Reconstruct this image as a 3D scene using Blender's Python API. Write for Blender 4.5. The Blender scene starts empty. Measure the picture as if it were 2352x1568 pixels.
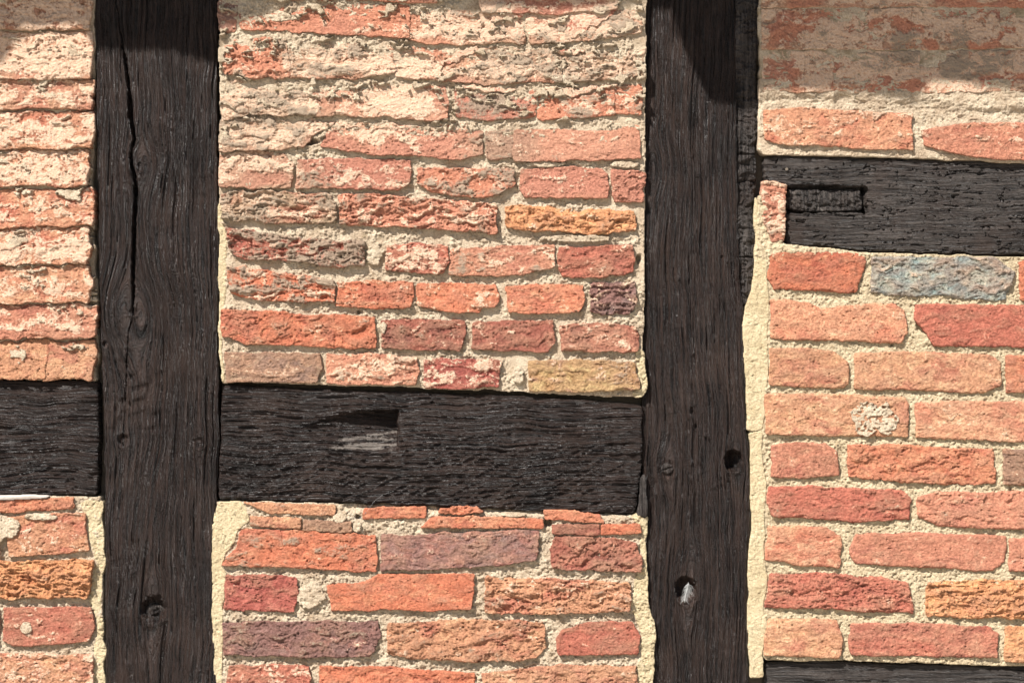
import bpy, math, random
import numpy as np
# ------------------------------------------------------------------ units: 1 v = 0.7 mm on the wall, X right, Y down
S = 0.0007
CX, CY, Z0 = 1176.0, 784.0, 1.55
sc = bpy.context.scene
# ------------------------------------------------------------------ camera
cam = bpy.data.cameras.new('camera'); camo = bpy.data.objects.new('camera', cam)
sc.collection.objects.link(camo); sc.camera = camo
DIST = 4.0
camo.location = (0, -DIST - 20*S, Z0); camo.rotation_euler = (math.radians(90), 0, 0)
cam.sensor_width = 36.0; cam.lens = 36.0 * DIST / (2352*S)
cam.clip_start = 0.05; cam.clip_end = 500
# ------------------------------------------------------------------ sky and sun
SX, SZ = 0.72, 1.35                      # shadow offset to the right / down per unit of depth
w = bpy.data.worlds.new('World'); sc.world = w; w.use_nodes = True
nt = w.node_tree; bg = nt.nodes['Background']; bg.inputs['Strength'].default_value = 0.060
sky = nt.nodes.new('ShaderNodeTexSky'); sky.sky_type = 'NISHITA'; sky.sun_disc = False
elev = math.atan2(SZ, math.hypot(SX, 1.0))
az = math.atan2(-SX, -1.0)               # direction towards the sun in plan (x, y)
sky.sun_elevation = elev; sky.sun_rotation = az
nt.links.new(sky.outputs[0], bg.inputs['Color'])
sl = bpy.data.lights.new('sun', 'SUN'); sl.energy = 5.0; sl.angle = math.radians(0.55); sl.color = (1.0, 0.965, 0.915)
so = bpy.data.objects.new('sun', sl); sc.collection.objects.link(so); so.location = (-2, -3, 6)
from mathutils import Vector
so.rotation_euler = Vector((SX, 1.0, -SZ)).to_track_quat('-Z', 'Y').to_euler()
sc.view_settings.view_transform = 'Standard'; sc.view_settings.look = 'None'
sc.view_settings.gamma = 1.0; sc.view_settings.exposure = 1.24
# ------------------------------------------------------------------ noise on one global raster
G = 1.5
gx = np.arange(-150, 2502, G); gy = np.arange(-150, 1722, G)
X, Y = np.meshgrid(gx, gy); X = X.astype(np.float32); Y = Y.astype(np.float32)
def vn(x, y, seed):
    t = np.random.RandomState(seed).rand(256, 256).astype(np.float32)*2-1
    xi = np.floor(x).astype(np.int32); yi = np.floor(y).astype(np.int32)
    fx = x-xi; fy = y-yi
    fx = fx*fx*fx*(fx*(fx*6-15)+10); fy = fy*fy*fy*(fy*(fy*6-15)+10)
    a = xi & 255; b = (xi+1) & 255; c = yi & 255; d = (yi+1) & 255
    return (t[c, a]*(1-fx)+t[c, b]*fx)*(1-fy)+(t[d, a]*(1-fx)+t[d, b]*fx)*fy
def fbm(x, y, lx, ly, octv, seed, gain=.5, ridged=False):
    s = 0; amp = 1; tot = 0; ca, sa = math.cos(.5), math.sin(.5)
    px, py = x/lx, y/ly
    for o in range(octv):
        n = vn(px+o*17.3, py+o*9.1, seed+o)
        if ridged: n = 1-2*np.abs(n)
        s = s+amp*n; tot += amp; amp *= gain
        px, py = (px*ca-py*sa)*2.03 if lx == ly else px*2.03, (px*sa+py*ca)*2.03 if lx == ly else py*2.03
    return s/tot
def sstep(a, b, x):
    t = np.clip((x-a)/(b-a), 0, 1); return t*t*(3-2*t)
F = {}
F['w1'] = fbm(X, Y, 34, 34, 2, 11); F['w2'] = fbm(X, Y, 34, 34, 2, 21)
F['w3'] = fbm(X, Y, 9, 9, 2, 31)
F['big'] = fbm(X, Y, 120, 120, 3, 41)
F['mid'] = fbm(X, Y, 30, 30, 4, 51)
F['fin'] = fbm(X, Y, 8, 8, 2, 61, .6)
xw = X+F['w1']*10; yw = Y+F['w2']*10
F['crag'] = fbm(xw, yw, 34, 15, 4, 71, .55, True)
F['crg2'] = fbm(xw, yw+xw*.25, 60, 22, 4, 81, .6)
F['pit'] = fbm(X, Y, 7, 5.5, 2, 91)
F['b1'] = fbm(xw, yw, 70, 45, 3, 101, .6)
F['b2'] = fbm(xw, yw, 30, 17, 4, 111, .62)
F['b3'] = fbm(xw, yw, 16, 10, 3, 121, .6)
F['b4'] = fbm(xw, yw, 46, 20, 4, 131, .6)
F['grn'] = fbm(X, Y, 4.2, 4.2, 2, 141, .7)
F['lay'] = fbm(xw, yw*1.0+F['mid']*8, 120, 9, 3, 151, .6)
# ------------------------------------------------------------------ meshes cut from the raster
def sdf(poly, x, y):
    P = np.array(poly, dtype=np.float32); n = len(P); d = np.full(x.shape, 1e9, np.float32); ins = np.zeros(x.shape, bool)
    for i in range(n):
        ax, ay = P[i]; bx, by = P[(i+1) % n]; ex, ey = bx-ax, by-ay
        t = np.clip(((x-ax)*ex+(y-ay)*ey)/(ex*ex+ey*ey+1e-9), 0, 1)
        d = np.minimum(d, (x-ax-t*ex)**2+(y-ay-t*ey)**2)
        c = ((ay > y) != (by > y)) & (x < ex*(y-ay)/(ey if abs(ey) > 1e-9 else 1e-9)+ax)
        ins ^= c
    d = np.sqrt(d); return np.where(ins, d, -d)
def blur(a, r, n=2):
    for _ in range(n):
        for ax in (0, 1):
            p = np.pad(a, [(r, r) if k == ax else (0, 0) for k in (0, 1)], mode='edge')
            c = np.cumsum(p, axis=ax); z = np.zeros_like(np.take(c, [0], axis=ax)); c = np.concatenate([z, c], axis=ax)
            k = 2*r+1
            a = (np.take(c, range(k, c.shape[ax]), axis=ax)-np.take(c, range(0, c.shape[ax]-k), axis=ax))/k
    return a.astype(np.float32)
class Loc: pass
def local(poly, pad=14, warp=2.6, warp2=1.0, rnd=3):
    P = np.array(poly); x0, y0 = P.min(0)-pad; x1, y1 = P.max(0)+pad
    i0 = max(0, int((x0-gx[0])/G)); i1 = min(len(gx), int((x1-gx[0])/G)+2)
    j0 = max(0, int((y0-gy[0])/G)); j1 = min(len(gy), int((y1-gy[0])/G)+2)
    L = Loc(); L.s = (slice(j0, j1), slice(i0, i1)); L.x = X[L.s]; L.y = Y[L.s]
    for k in F: setattr(L, k, F[k][L.s])
    xx = L.x+L.w1*warp+L.w3*warp2; yy = L.y+L.w2*warp+L.fin*warp2
    d = sdf(poly, xx, yy)
    if rnd: d = blur(d, rnd, 2)+0.6
    L.d = d; L.cx, L.cy = P.mean(0); L.hh = P[:, 1].max()-P[:, 1].min(); L.ww = P[:, 0].max()-P[:, 0].min()
    return L
class Acc:                                   # collects reliefs that belong to ONE mesh
    def __init__(s): s.v = []; s.f = []; s.a = {'tone': [], 'lime': [], 'soot': [], 'grain': []}; s.n = 0
    def add(s, L, h, drop, tone=None, lime=None, soot=None, grain=None):
        d = L.d; gyy, gxx = np.gradient(d, G); gn = np.sqrt(gxx**2+gyy**2)+1e-6; gxx = gxx/gn; gyy = gyy/gn
        ins = d > 0
        cell = ins[:-1, :-1] | ins[1:, :-1] | ins[:-1, 1:] | ins[1:, 1:]
        use = np.zeros(d.shape, bool); use[:-1, :-1] |= cell; use[1:, :-1] |= cell; use[:-1, 1:] |= cell; use[1:, 1:] |= cell
        mv = np.where(ins, 0, np.clip(-d, 0, 2.5))
        vx = L.x+gxx*mv; vy = L.y+gyy*mv; hz = np.where(ins, h, drop)
        idx = np.full(d.shape, -1, np.int64); k = int(use.sum()); idx[use] = np.arange(k)+s.n
        s.v.append(np.stack([(vx[use]-CX)*S, -hz[use]*S, (CY-vy[use])*S+Z0], 1))
        q = np.stack([idx[:-1, :-1][cell], idx[1:, :-1][cell], idx[1:, 1:][cell], idx[:-1, 1:][cell]], 1)
        s.f.append(q); s.n += k
        one = np.ones(d.shape, np.float32)
        t = np.zeros(d.shape+(4,), np.float32); t[..., :3] = tone if tone is not None else .3; t[..., 3] = 1
        s.a['tone'].append(t[use]); s.a['lime'].append((one*(lime if lime is not None else -1))[use]); s.a['soot'].append((one*(soot if soot is not None else -1))[use])
        g = np.zeros(d.shape+(3,), np.float32)
        if grain is not None: g[..., 0] = grain[0]*S; g[..., 1] = grain[1]*S
        s.a['grain'].append(g[use])
    def build(s, name, mat, parent=None, label=None):
        base = np.array(parent.location[:]) if parent else np.zeros(3)
        v = (np.concatenate(s.v)-base).astype(np.float32); f = np.concatenate(s.f).astype(np.int32)
        me = bpy.data.meshes.new(name); me.vertices.add(len(v)); me.vertices.foreach_set('co', v.ravel())
        me.loops.add(f.size); me.loops.foreach_set('vertex_index', f.ravel()); me.polygons.add(len(f))
        me.polygons.foreach_set('loop_start', np.arange(0, f.size, 4, dtype=np.int32)); me.polygons.foreach_set('loop_total', np.full(len(f), 4, np.int32))
        me.polygons.foreach_set('use_smooth', np.ones(len(f), bool))
        me.update(calc_edges=True)
        a = me.attributes.new('tone', 'FLOAT_COLOR', 'POINT'); a.data.foreach_set('color', np.concatenate(s.a['tone']).ravel())
        for k in ('lime', 'soot'):
            a = me.attributes.new(k, 'FLOAT', 'POINT'); a.data.foreach_set('value', np.concatenate(s.a[k]).astype(np.float32))
        a = me.attributes.new('grain', 'FLOAT_VECTOR', 'POINT'); a.data.foreach_set('vector', np.concatenate(s.a['grain']).ravel())
        me.materials.append(mat); o = bpy.data.objects.new(name, me); sc.collection.objects.link(o)
        if parent: o.parent = parent
        if label: o['label'] = label
        return o
def thing(name, label, cat, vx, vy, group=None, y=0.0):
    o = bpy.data.objects.new(name, None); sc.collection.objects.link(o); o.empty_display_size = .05
    o.location = ((vx-CX)*S, y, (CY-vy)*S+Z0); o['label'] = label; o['category'] = cat
    if group: o['group'] = group
    bpy.context.view_layer.update(); return o
# ------------------------------------------------------------------ colour: a sunlit sRGB triple brought back to a base colour
def C(r, g, b, k=1.30):
    f = lambda c: (c/255/12.92 if c/255 <= .04045 else ((c/255+.055)/1.055)**2.4)/k
    return np.array([f(r), f(g), f(b)], np.float32)
def mixc(a, b, t): return a*(1-t[..., None])+b*t[..., None]
def CB(r, g, b):
    c = C(r, g, b, 1.50); m = c.mean(); return ((m+(c-m)*.84)*np.array([1.0, 1.045, .985])).astype(np.float32)
PAL = {  # main, second, third
 'or': (CB(226,120,80), CB(208,100,70), CB(234,142,98)), 'rd': (CB(206,108,84), CB(186,92,74), CB(222,128,98)),
 'dr': (CB(176,92,74), CB(148,80,68), CB(194,108,84)), 'pu': (CB(158,108,100), CB(136,100,98), CB(180,112,98)),
 'pk': (CB(224,138,106), CB(208,116,92), CB(234,160,126)), 'tn': (CB(224,150,108), CB(206,112,84), CB(232,166,124)),
 'br': (CB(240,156,98), CB(228,134,78), CB(246,178,122)), 'lm': (CB(228,160,124), CB(216,128,100), CB(236,186,148)),
 'gy': (CB(200,158,126), CB(208,122,94), CB(184,152,122)), 'bl': (CB(146,152,152), CB(122,130,132), CB(176,172,160)),
 'yw': (CB(206,158,106), CB(188,134,78), CB(196,136,112)), 'bn': (CB(172,126,102), CB(148,112,100), CB(194,138,106)),
 'pc': (CB(234,154,114), CB(218,116,84), CB(242,174,134)), 'sr': (CB(190,90,76), CB(168,74,66), CB(206,108,90)),
}
# ------------------------------------------------------------------ materials
def newmat(name):
    m = bpy.data.materials.new(name); m.use_nodes = True; n = m.node_tree; n.nodes.clear()
    o = n.nodes.new('ShaderNodeOutputMaterial'); b = n.nodes.new('ShaderNodeBsdfPrincipled'); n.links.new(b.outputs[0], o.inputs[0]); return m, n, b
def nd(n, t, **kw):
    x = n.nodes.new(t)
    for k, v in kw.items(): setattr(x, k, v)
    return x
def noise(n, vec, scale, detail=4, rough=.6, dist=0):
    x = nd(n, 'ShaderNodeTexNoise'); x.inputs['Scale'].default_value = scale; x.inputs['Detail'].default_value = detail
    x.inputs['Roughness'].default_value = rough; x.inputs['Distortion'].default_value = dist; n.links.new(vec, x.inputs['Vector']); return x.outputs[0]
def mrange(n, v, a, b, c=0, d=1, smooth=False):
    x = nd(n, 'ShaderNodeMapRange'); x.interpolation_type = 'SMOOTHSTEP' if smooth else 'LINEAR'
    n.links.new(v, x.inputs[0]); x.inputs[1].default_value = a; x.inputs[2].default_value = b; x.inputs[3].default_value = c; x.inputs[4].default_value = d; return x.outputs[0]
def math2(n, op, a, b):
    x = nd(n, 'ShaderNodeMath', operation=op)
    for i, v in enumerate((a, b)):
        if isinstance(v, (int, float)): x.inputs[i].default_value = v
        else: n.links.new(v, x.inputs[i])
    return x.outputs[0]
def mixn(n, f, a, b, blend='MIX'):
    x = nd(n, 'ShaderNodeMix', data_type='RGBA', blend_type=blend)
    for k, v in ((0, f), (6, a), (7, b)):
        if isinstance(v, (int, float)): x.inputs[k].default_value = v
        elif isinstance(v, (tuple, list, np.ndarray)): x.inputs[k].default_value = tuple(float(q) for q in v[:3])+(1,)
        else: n.links.new(v, x.inputs[k])
    return x.outputs[2]
def attr(n, name): return nd(n, 'ShaderNodeAttribute', attribute_name=name)
def bumpn(n, h, dist, strength, nrm=None):
    x = nd(n, 'ShaderNodeBump'); x.inputs['Distance'].default_value = dist; x.inputs['Strength'].default_value = strength
    n.links.new(h, x.inputs['Height'])
    if nrm: n.links.new(nrm, x.inputs['Normal'])
    return x.outputs[0]
def brick_mat():
    m, n, b = newmat('weathered_brick'); tc = nd(n, 'ShaderNodeTexCoord').outputs['Object']
    base = attr(n, 'tone').outputs['Color']
    f1 = noise(n, tc, 260, 5, .7); f2 = noise(n, tc, 900, 3, .7); f3 = noise(n, tc, 70, 5, .7)
    base = mixn(n, 1.0, base, mixn(n, mrange(n, f1, .3, .7), (.60, .56, .54), (1.26, 1.28, 1.28)), 'MULTIPLY')
    base = mixn(n, mrange(n, f2, .62, .74, 0, .5), base, (.48, .36, .28))           # pale grains
    base = mixn(n, mrange(n, f3, .60, .75, 0, .35), base, (.16, .07, .05))
    base = mixn(n, mrange(n, noise(n, tc, 520, 2, .5), .66, .74, 0, .65), base, (.09, .05, .04))
    wob = math2(n, 'ADD', math2(n, 'MULTIPLY', math2(n, 'SUBTRACT', f1, .5), 1.1), math2(n, 'MULTIPLY', math2(n, 'SUBTRACT', f2, .5), .7))
    lm = mrange(n, math2(n, 'ADD', attr(n, 'lime').outputs['Fac'], wob), -.05, .16, 0, .92, True)
    limec = mixn(n, mrange(n, f1, .35, .65), C(228, 186, 154, 1.42), C(242, 212, 184, 1.36))
    base = mixn(n, lm, base, limec)
    st = mrange(n, math2(n, 'ADD', attr(n, 'soot').outputs['Fac'], wob), -.05, .2, 0, .85, True)
    base = mixn(n, st, base, mixn(n, f1, C(142, 126, 108, 1.5), C(188, 168, 144, 1.5)))
    n.links.new(base, b.inputs['Base Color']); b.inputs['Roughness'].default_value = .92; b.inputs['Specular IOR Level'].default_value = .25
    h = math2(n, 'ADD', math2(n, 'MULTIPLY', f1, .9), math2(n, 'MULTIPLY', f2, .45))
    n.links.new(bumpn(n, h, .0058, 1.0), b.inputs['Normal']); return m
def mortar_mat(name, c1, c2, grit, dirt):
    m, n, b = newmat(name); tc = nd(n, 'ShaderNodeTexCoord').outputs['Object']
    f1 = noise(n, tc, 330, 5, .75); f2 = noise(n, tc, 1100, 3, .7); f3 = noise(n, tc, 35, 5, .65)
    base = mixn(n, mrange(n, f3, .35, .65), c1, c2)
    base = mixn(n, mrange(n, noise(n, tc, 90, 6, .75), .54, .66, 0, .55), base, C(176, 146, 112, 1.4))
    base = mixn(n, 1.0, base, mixn(n, mrange(n, f1, .3, .7), (.62, .60, .57), (1.22, 1.22, 1.22)), 'MULTIPLY')
    base = mixn(n, mrange(n, f2, .62, .7, 0, .5), base, (.20, .15, .10))
    st = mrange(n, math2(n, 'ADD', attr(n, 'soot').outputs['Fac'], math2(n, 'SUBTRACT', f1, .5)), -.05, .3, 0, dirt, True)
    base = mixn(n, st, base, C(158, 138, 106))
    n.links.new(base, b.inputs['Base Color']); b.inputs['Roughness'].default_value = .95; b.inputs['Specular IOR Level'].default_value = .2
    h = math2(n, 'ADD', f1, math2(n, 'MULTIPLY', f2, .5))
    n.links.new(bumpn(n, h, .0042*grit, 1.0), b.inputs['Normal']); return m
def wood_mat(name, c1, c2, rough, fine):
    m, n, b = newmat(name); g = attr(n, 'grain').outputs['Vector']; tc = nd(n, 'ShaderNodeTexCoord').outputs['Object']
    mp = nd(n, 'ShaderNodeMapping'); mp.inputs['Scale'].default_value = (1, .035, 1); n.links.new(g, mp.inputs[0])
    mp2 = nd(n, 'ShaderNodeMapping'); mp2.inputs['Scale'].default_value = (1, .10, 1); n.links.new(g, mp2.inputs[0])
    g1 = noise(n, mp.outputs[0], 250, 4, .62, .2); g2 = noise(n, mp2.outputs[0], 1100, 3, .6); f = noise(n, tc, 700, 3, .7); l = noise(n, tc, 14, 4, .6)
    base = mixn(n, mrange(n, math2(n, 'ADD', math2(n, 'MULTIPLY', g1, .65), math2(n, 'MULTIPLY', g2, .35)), .40, .60), c1, c2)
    base = mixn(n, mrange(n, l, .48, .70, 0, .55), base, (.040, .025, .019))
    base = mixn(n, mrange(n, noise(n, tc, 9, 5, .65), .52, .68, 0, .5), base, (.006, .0045, .004))
    dust = mrange(n, math2(n, 'ADD', attr(n, 'lime').outputs['Fac'], math2(n, 'MULTIPLY', math2(n, 'SUBTRACT', f, .5), 1.4)), 0, .5, 0, .8, True)
    base = mixn(n, dust, base, (.17, .145, .125))
    n.links.new(base, b.inputs['Base Color'])
    n.links.new(mrange(n, f, .3, .7, rough-.12, rough+.12), b.inputs['Roughness']); b.inputs['Specular IOR Level'].default_value = .25
    h = math2(n, 'ADD', math2(n, 'MULTIPLY', g1, 1.9), math2(n, 'ADD', math2(n, 'MULTIPLY', g2, .55), math2(n, 'MULTIPLY', f, .30)))
    n.links.new(bumpn(n, h, .0046*fine, 1.0), b.inputs['Normal']); return m
def plain_mat(name, c, rough=.8, v=.25, sc_=200):
    m, n, b = newmat(name); tc = nd(n, 'ShaderNodeTexCoord').outputs['Object']; f = noise(n, tc, sc_, 5, .65)
    n.links.new(mixn(n, mrange(n, f, .3, .7), tuple(q*(1-v) for q in c), tuple(min(1, q*(1+v)) for q in c)), b.inputs['Base Color'])
    b.inputs['Roughness'].default_value = rough; n.links.new(bumpn(n, f, .002, .5), b.inputs['Normal']); return m
M_BRICK = brick_mat()
M_MORT = mortar_mat('lime_mortar', C(240, 222, 194, 1.26), C(216, 192, 164, 1.36), 1.4, .8)
M_MORT2 = mortar_mat('beige_pointing', C(228, 210, 176, 1.34), C(214, 194, 160, 1.36), 1.0, .5)
M_FIL = mortar_mat('smooth_render', C(234, 216, 178, 1.50), C(222, 202, 162, 1.54), .8, .35)
M_POST = wood_mat('tarred_oak', (.0022, .0013, .0011), (.031, .0190, .0150), .30, 1.5)
M_RAIL = wood_mat('tarred_oak_glossy', (.0022, .0014, .0012), (.030, .0190, .0155), .39, 1.5)
M_CHAR = wood_mat('crusted_oak', (.0090, .0072, .0066), (.075, .063, .056), .38, 1.5)
# ------------------------------------------------------------------ brick relief
def brick(acc, poly, kind, rough=.5, lime=.2, soot=.1, off=0, tilt=0, lvl=24, seed=0, r=3.6, drop=-30, warp=2.6, grow=1.3, ctrl=None):
    rg = random.Random(int(poly[0][0]*7+poly[0][1]*13)+seed)
    L = local(poly, warp=warp*(.7+rough*.7), warp2=1.5+rough*2.0, rnd=1)
    L.d = L.d+grow+L.b2*1.2; d = np.maximum(L.d, 0); yy = (L.y-L.cy)/max(L.hh, 1); xx = (L.x-L.cx)/max(L.ww, 1)
    rr = r*(1+.5*L.w3); t = np.clip(d/np.maximum(rr, 2), 0, 1)
    edge = rr*.85*(1-np.sqrt(1-(1-t)**2))
    crag = L.crag if rg.random() < .5 else L.crg2
    pf = rg.random(); pf2 = rg.random()
    h = lvl+off+tilt*yy+rg.uniform(-3, 3)*xx - edge + L.mid*(1.0+1.3*rough) + crag*(6.8*rough**2) + L.lay*(.7+2.0*rough)*pf2 + L.fin*(.10+.95*rough)*(.25+1.0*pf*pf)+L.grn*(.30+.65*rough)
    for q_, th in enumerate((-.28, .02, .3)):                                        # spalled layers with sharp little steps
        h = h-(.3+2.6*rough)*sstep(.035, -.035, L.b4+.25*L.b3+.12*L.fin-th+rg.uniform(-.1, .1))*(.5 if q_ == 1 else 1)
    h = h+(1.5+1.8*rough)
    h = h-np.clip(L.pit-.46-.16*pf2, 0, 1)*(8+9*rough)
    h = h-3.5*sstep(.10, .0, np.abs(L.b2-L.b4*.4+rg.uniform(-.3, .3)))*sstep(.2, .55, L.b1+.3*pf)*rough
    h = h-2.2*sstep(.02, .0, np.abs(L.b4+rg.uniform(-.2, .2)))*rg.random()          # hair cracks
    a, b_, c_ = PAL[kind]
    q = rg.uniform(-.15, .15)
    tone = mixc(a[None, None, :]*np.ones(L.x.shape+(1,), np.float32), b_, sstep(-.05+q, .5+q, L.b1))
    tone = mixc(tone, c_, sstep(0+q, .5+q, L.b2)*.8)
    tone = mixc(tone, tone*np.array([.72, .66, .66], np.float32), sstep(.05, .5, L.b4+L.b3*.6+q)*.7)
    tone = mixc(tone, tone*np.array([1.12, 1.32, 1.30], np.float32), sstep(.1, .5, L.b3-L.b4*.5-q)*.6)
    tone = mixc(tone, CB(234, 172, 134), np.clip(.34+L.b1*.5+L.b4*.9-q*2, 0, 1)*.42)
    tone = tone*(1+.18*L.b3[..., None]+.14*L.fin[..., None]); tone = tone*rg.uniform(.93, 1.07)
    if ctrl is not None:                                                             # worn courses: colour and wash run across the joints
        xq = L.x+L.w1*34+L.b2*16; yq = L.y+L.w2*14+L.b3*8; W_ = 0; T_ = 0; A_ = 0; B_ = 0
        for (px, py, kk, li_, so_) in ctrl:
            w_ = 1/(((xq-px)/1.9)**2+(yq-py)**2+60)**2.6; W_ = W_+w_; A_ = A_+w_*li_; B_ = B_+w_*so_; T_ = T_+w_[..., None]*PAL[kk][0]
        tone = .22*tone+.54*T_/W_[..., None]+.24*CB(236, 182, 152); lime = A_/W_; soot = B_/W_
    low = sstep(.0, -3., h-(lvl+off))                                                # freshly broken hollows are cleaner
    lm = (lime-.5)*1.15+L.b2*.55+L.b3*.25+L.fin*.10 - (.22*sstep(.25, .5, yy) if ctrl is None else .25*sstep(.3, .5, yy)) - .12*low
    stt = (soot-.5)*1.2+L.b4*.6+L.b3*.2+q
    h = h+1.5*sstep(-.04, .08, lm)+.7*sstep(-.04, .1, stt)
    acc.add(L, h, drop, tone, lm, stt)
    return L
def sheet(acc, poly, lvl, amp=1, warp=2, rnd=2, drop=-45, edge=5, extra=None, dirty=.2, fine=1.0, soft=0):
    L = local(poly, warp=warp, rnd=rnd); d = np.maximum(L.d, 0); t = np.clip(d/edge, 0, 1)
    h = lvl+amp*(L.mid*2.8+L.fin*2.0*fine+L.grn*1.7*fine-np.clip(L.pit-.35,0,1)*7*fine+L.big*2+np.clip(L.crag, -1, 1)*1.2*soft)-edge*.8*(1-np.sqrt(1-(1-t)**2))
    h = h-2.6*sstep(.022, .004, np.abs(L.b1+.05*L.b3))*sstep(-.1, .3, L.b4)
    if extra is not None: h = extra(L, h)
    acc.add(L, h, drop, None, -1, (dirty-.5)+L.b2*.6)
    return L
def dabs(spots, top):                        # lumps of mortar lying over the brick face
    def fn(L, h):
        for (x, y, rx, ry) in spots:
            e = ((L.x-x)/rx)**2+((L.y-y)/ry)**2+L.b3*.55+L.w3*.25
            m = sstep(1.05, .82, e); h = np.maximum(h, top-16+m*(18+L.fin*2+L.mid*3-np.clip(L.pit, 0, 1)*4))
        return h
    return fn
# ================================================================== TIMBERS
def knotfield(L, x, y, knots, vertical=True):
    u = x.copy() if vertical else y.copy(); v = y if vertical else x
    a, b = (x, y) if vertical else (y, x)
    for (kx, ky, w_, h_, amp) in knots:
        ka, kb = (kx, ky) if vertical else (ky, kx)
        da = a-ka; db = b-kb
        u = u-np.tanh(da/(w_*.35))*amp*np.exp(-np.abs(da)/w_)*np.exp(-(db/h_)**2)
    return u, v
def grain_h(u, v, seed, coarse=7, lv=150, k=1.0):
    a = vn(u/coarse, v/lv, seed); b = vn(u/(coarse*.55), v/(lv*.5), seed+1); c = vn(u/(coarse*2.6), v/(lv*1.6), seed+2)
    d = vn(u/(coarse*.34), v/(lv*.22), seed+3)
    r = 1-np.abs(a)*2
    return k*(r*1.0+b*.75+c*1.1+d*.45)
def crater(h, L, x, y, rx, ry, depth, lip=0, sharp=.35, ax=None, ay=None):
    X_ = L.x if ax is None else ax; Y_ = L.y if ay is None else ay
    e = np.sqrt(((X_-x)/rx)**2+((Y_-y)/ry)**2)+L.w3*.10+L.b2*.16+L.b4*.12
    h = h-depth*sstep(1+sharp, 1-sharp, e)
    if lip: h = h+lip*np.exp(-((e-1.25)/.3)**2)*sstep(-.5, 1.2, (Y_-y)/ry)
    return h
def vline(L, pts):                           # distance in x to a polyline x(y), with half-width column
    P = np.array(pts); cx = np.interp(L.y, P[:, 1], P[:, 0]); hw = np.interp(L.y, P[:, 1], P[:, 2], left=0, right=0)
    return L.x-cx, hw
# ---- left post
LP = [(218,-150),(218,0),(218,120),(221,300),(226,450),(228,650),(232,800),(238,950),(240,1100),(241,1300),(242,1568),(242,1720),
      (496,1720),(496,1568),(492,1480),(488,1380),(487,1240),(494,1170),(500,1100),(503,1000),(502,880),(497,780),(500,640),(500,500),(497,300),(497,-150)]
def post_left():
    t = thing('timber_post', 'wide dark oak post with a long open vertical split, left of the central brick panels', 'post', 365, 1720, 'upright oak posts of the timber frame')
    acc = Acc(); L = local(LP, warp=2.2, warp2=1.0)
    kn = [(324,384,40,52,30),(303,722,90,95,66),(240,790,14,30,8),(283,1014,22,50,8),(455,1017,22,50,8),(353,1402,46,100,26),(300,330,14,30,6)]
    x = L.x+L.big*7+L.mid*.7; x = x-28*sstep(700, 900, L.y)*np.exp(-((L.x-360)/70)**2)*sstep(1250, 950, L.y)
    u, v = knotfield(L, x, L.y, kn)
    gh = grain_h(u, v, 300, 4.4, 330)*1.7
    t_ = np.clip(L.d/9, 0, 1); h = 17+L.big*2.5+L.mid*.8+gh*1.25-7*(1-np.sqrt(1-(1-t_)**2))
    # coarse ripples below the knot and near the foot
    rip = vn((L.x*.35+L.y)/15, (L.x-L.y*.35)/22, 317)
    h = h+rip*3.2*np.exp(-((L.x-310)/75)**2)*np.exp(-((L.y-900)/120)**2)
    h = h+vn(L.x/9, L.y/34, 322)*2.2*np.exp(-((L.x-330)/60)**2)*sstep(1100, 1300, L.y)
    crk = [(262,-150,1.0),(266,0,1.5),(275,70,1.6),(282,112,2.2),(286,135,4),(292,175,4.4),(296,208,4),(298,240,6),(300,270,5.5),(305,296,5.5),(308,322,3.5),(300,352,3.5),(302,376,4.5),(311,420,5.5),(311,470,5),(308,527,5.5),(307,575,5.5),(305,622,5),(306,672,4),(304,704,2.5),(303,730,1),(295,760,1.4),(291,820,1.6),(287,900,1.2),(284,960,.8),(280,1100,0)]
    dx, hw = vline(L, crk); dx = dx+L.w3*1.6+L.mid*1.2
    m = sstep(1.0, .55, np.abs(dx)/np.maximum(hw, .2))*(hw > .25)
    h = h-m*np.clip(hw*7, 3, 34); h = h+2.2*np.exp(-((np.abs(dx)-hw-3)/3)**2)*(hw > 2)
    # flakes of wood bridging the split near its top
    h = h+16*m*np.exp(-((L.y-168)/22)**2)*(dx > -1)
    for (x_, y_, a_, b_, dp, lp) in [(283,1012,11,13,7,1.5),(457,1017,13,11,5,2.5),(353,1400,25,27,20,4),(322,383,9,10,3,2),(306,716,9,9,4,2.5),(240,792,5,7,6,1),(395,282,12,9,1.5,1)]:
        h = crater(h, L, x_, y_, a_, b_, dp, lp)
    for (x_, y_, r_) in [(353,1410,18),(457,1020,9),(283,1016,8),(322,383,7)]:
        e = np.hypot(L.x-x_, L.y-y_)/r_; h = h+sstep(1.1, .5, e)*(L.fin*4+L.mid*4+3)
    h = h-2.5*sstep(.62, .8, vn(u/4.2, v/60, 331))       # checks
    h = h+L.grn*.35
    dust = -1.1+.75*np.exp(-((L.y-1180)/110)**2-((L.x-370)/60)**2)+.7*np.exp(-((L.x-350)/26)**2-((L.y-1432)/14)**2)*1.2+L.b2*.3
    acc.add(L, h, -70, None, dust, None, (u, v)); acc.build('post_face', M_POST, t)
    p = Acc(); 
    for (x_, y_, r_, hh) in [(352,1408,24,3)]:
        poly = [(x_+r_*math.cos(a)*1.0, y_+r_*math.sin(a)) for a in np.linspace(0, 6.28, 11)[:-1]]
        Lq = local(poly, warp=7, warp2=4); hq = hh+Lq.mid*7+Lq.fin*3+Lq.crg2*4-np.clip(1-Lq.d/6, 0, 1)*4; p.add(Lq, hq, -20, None, -.5, None, (Lq.x, Lq.y))
    p.build('peg', M_CHAR, t)
post_left()
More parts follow.
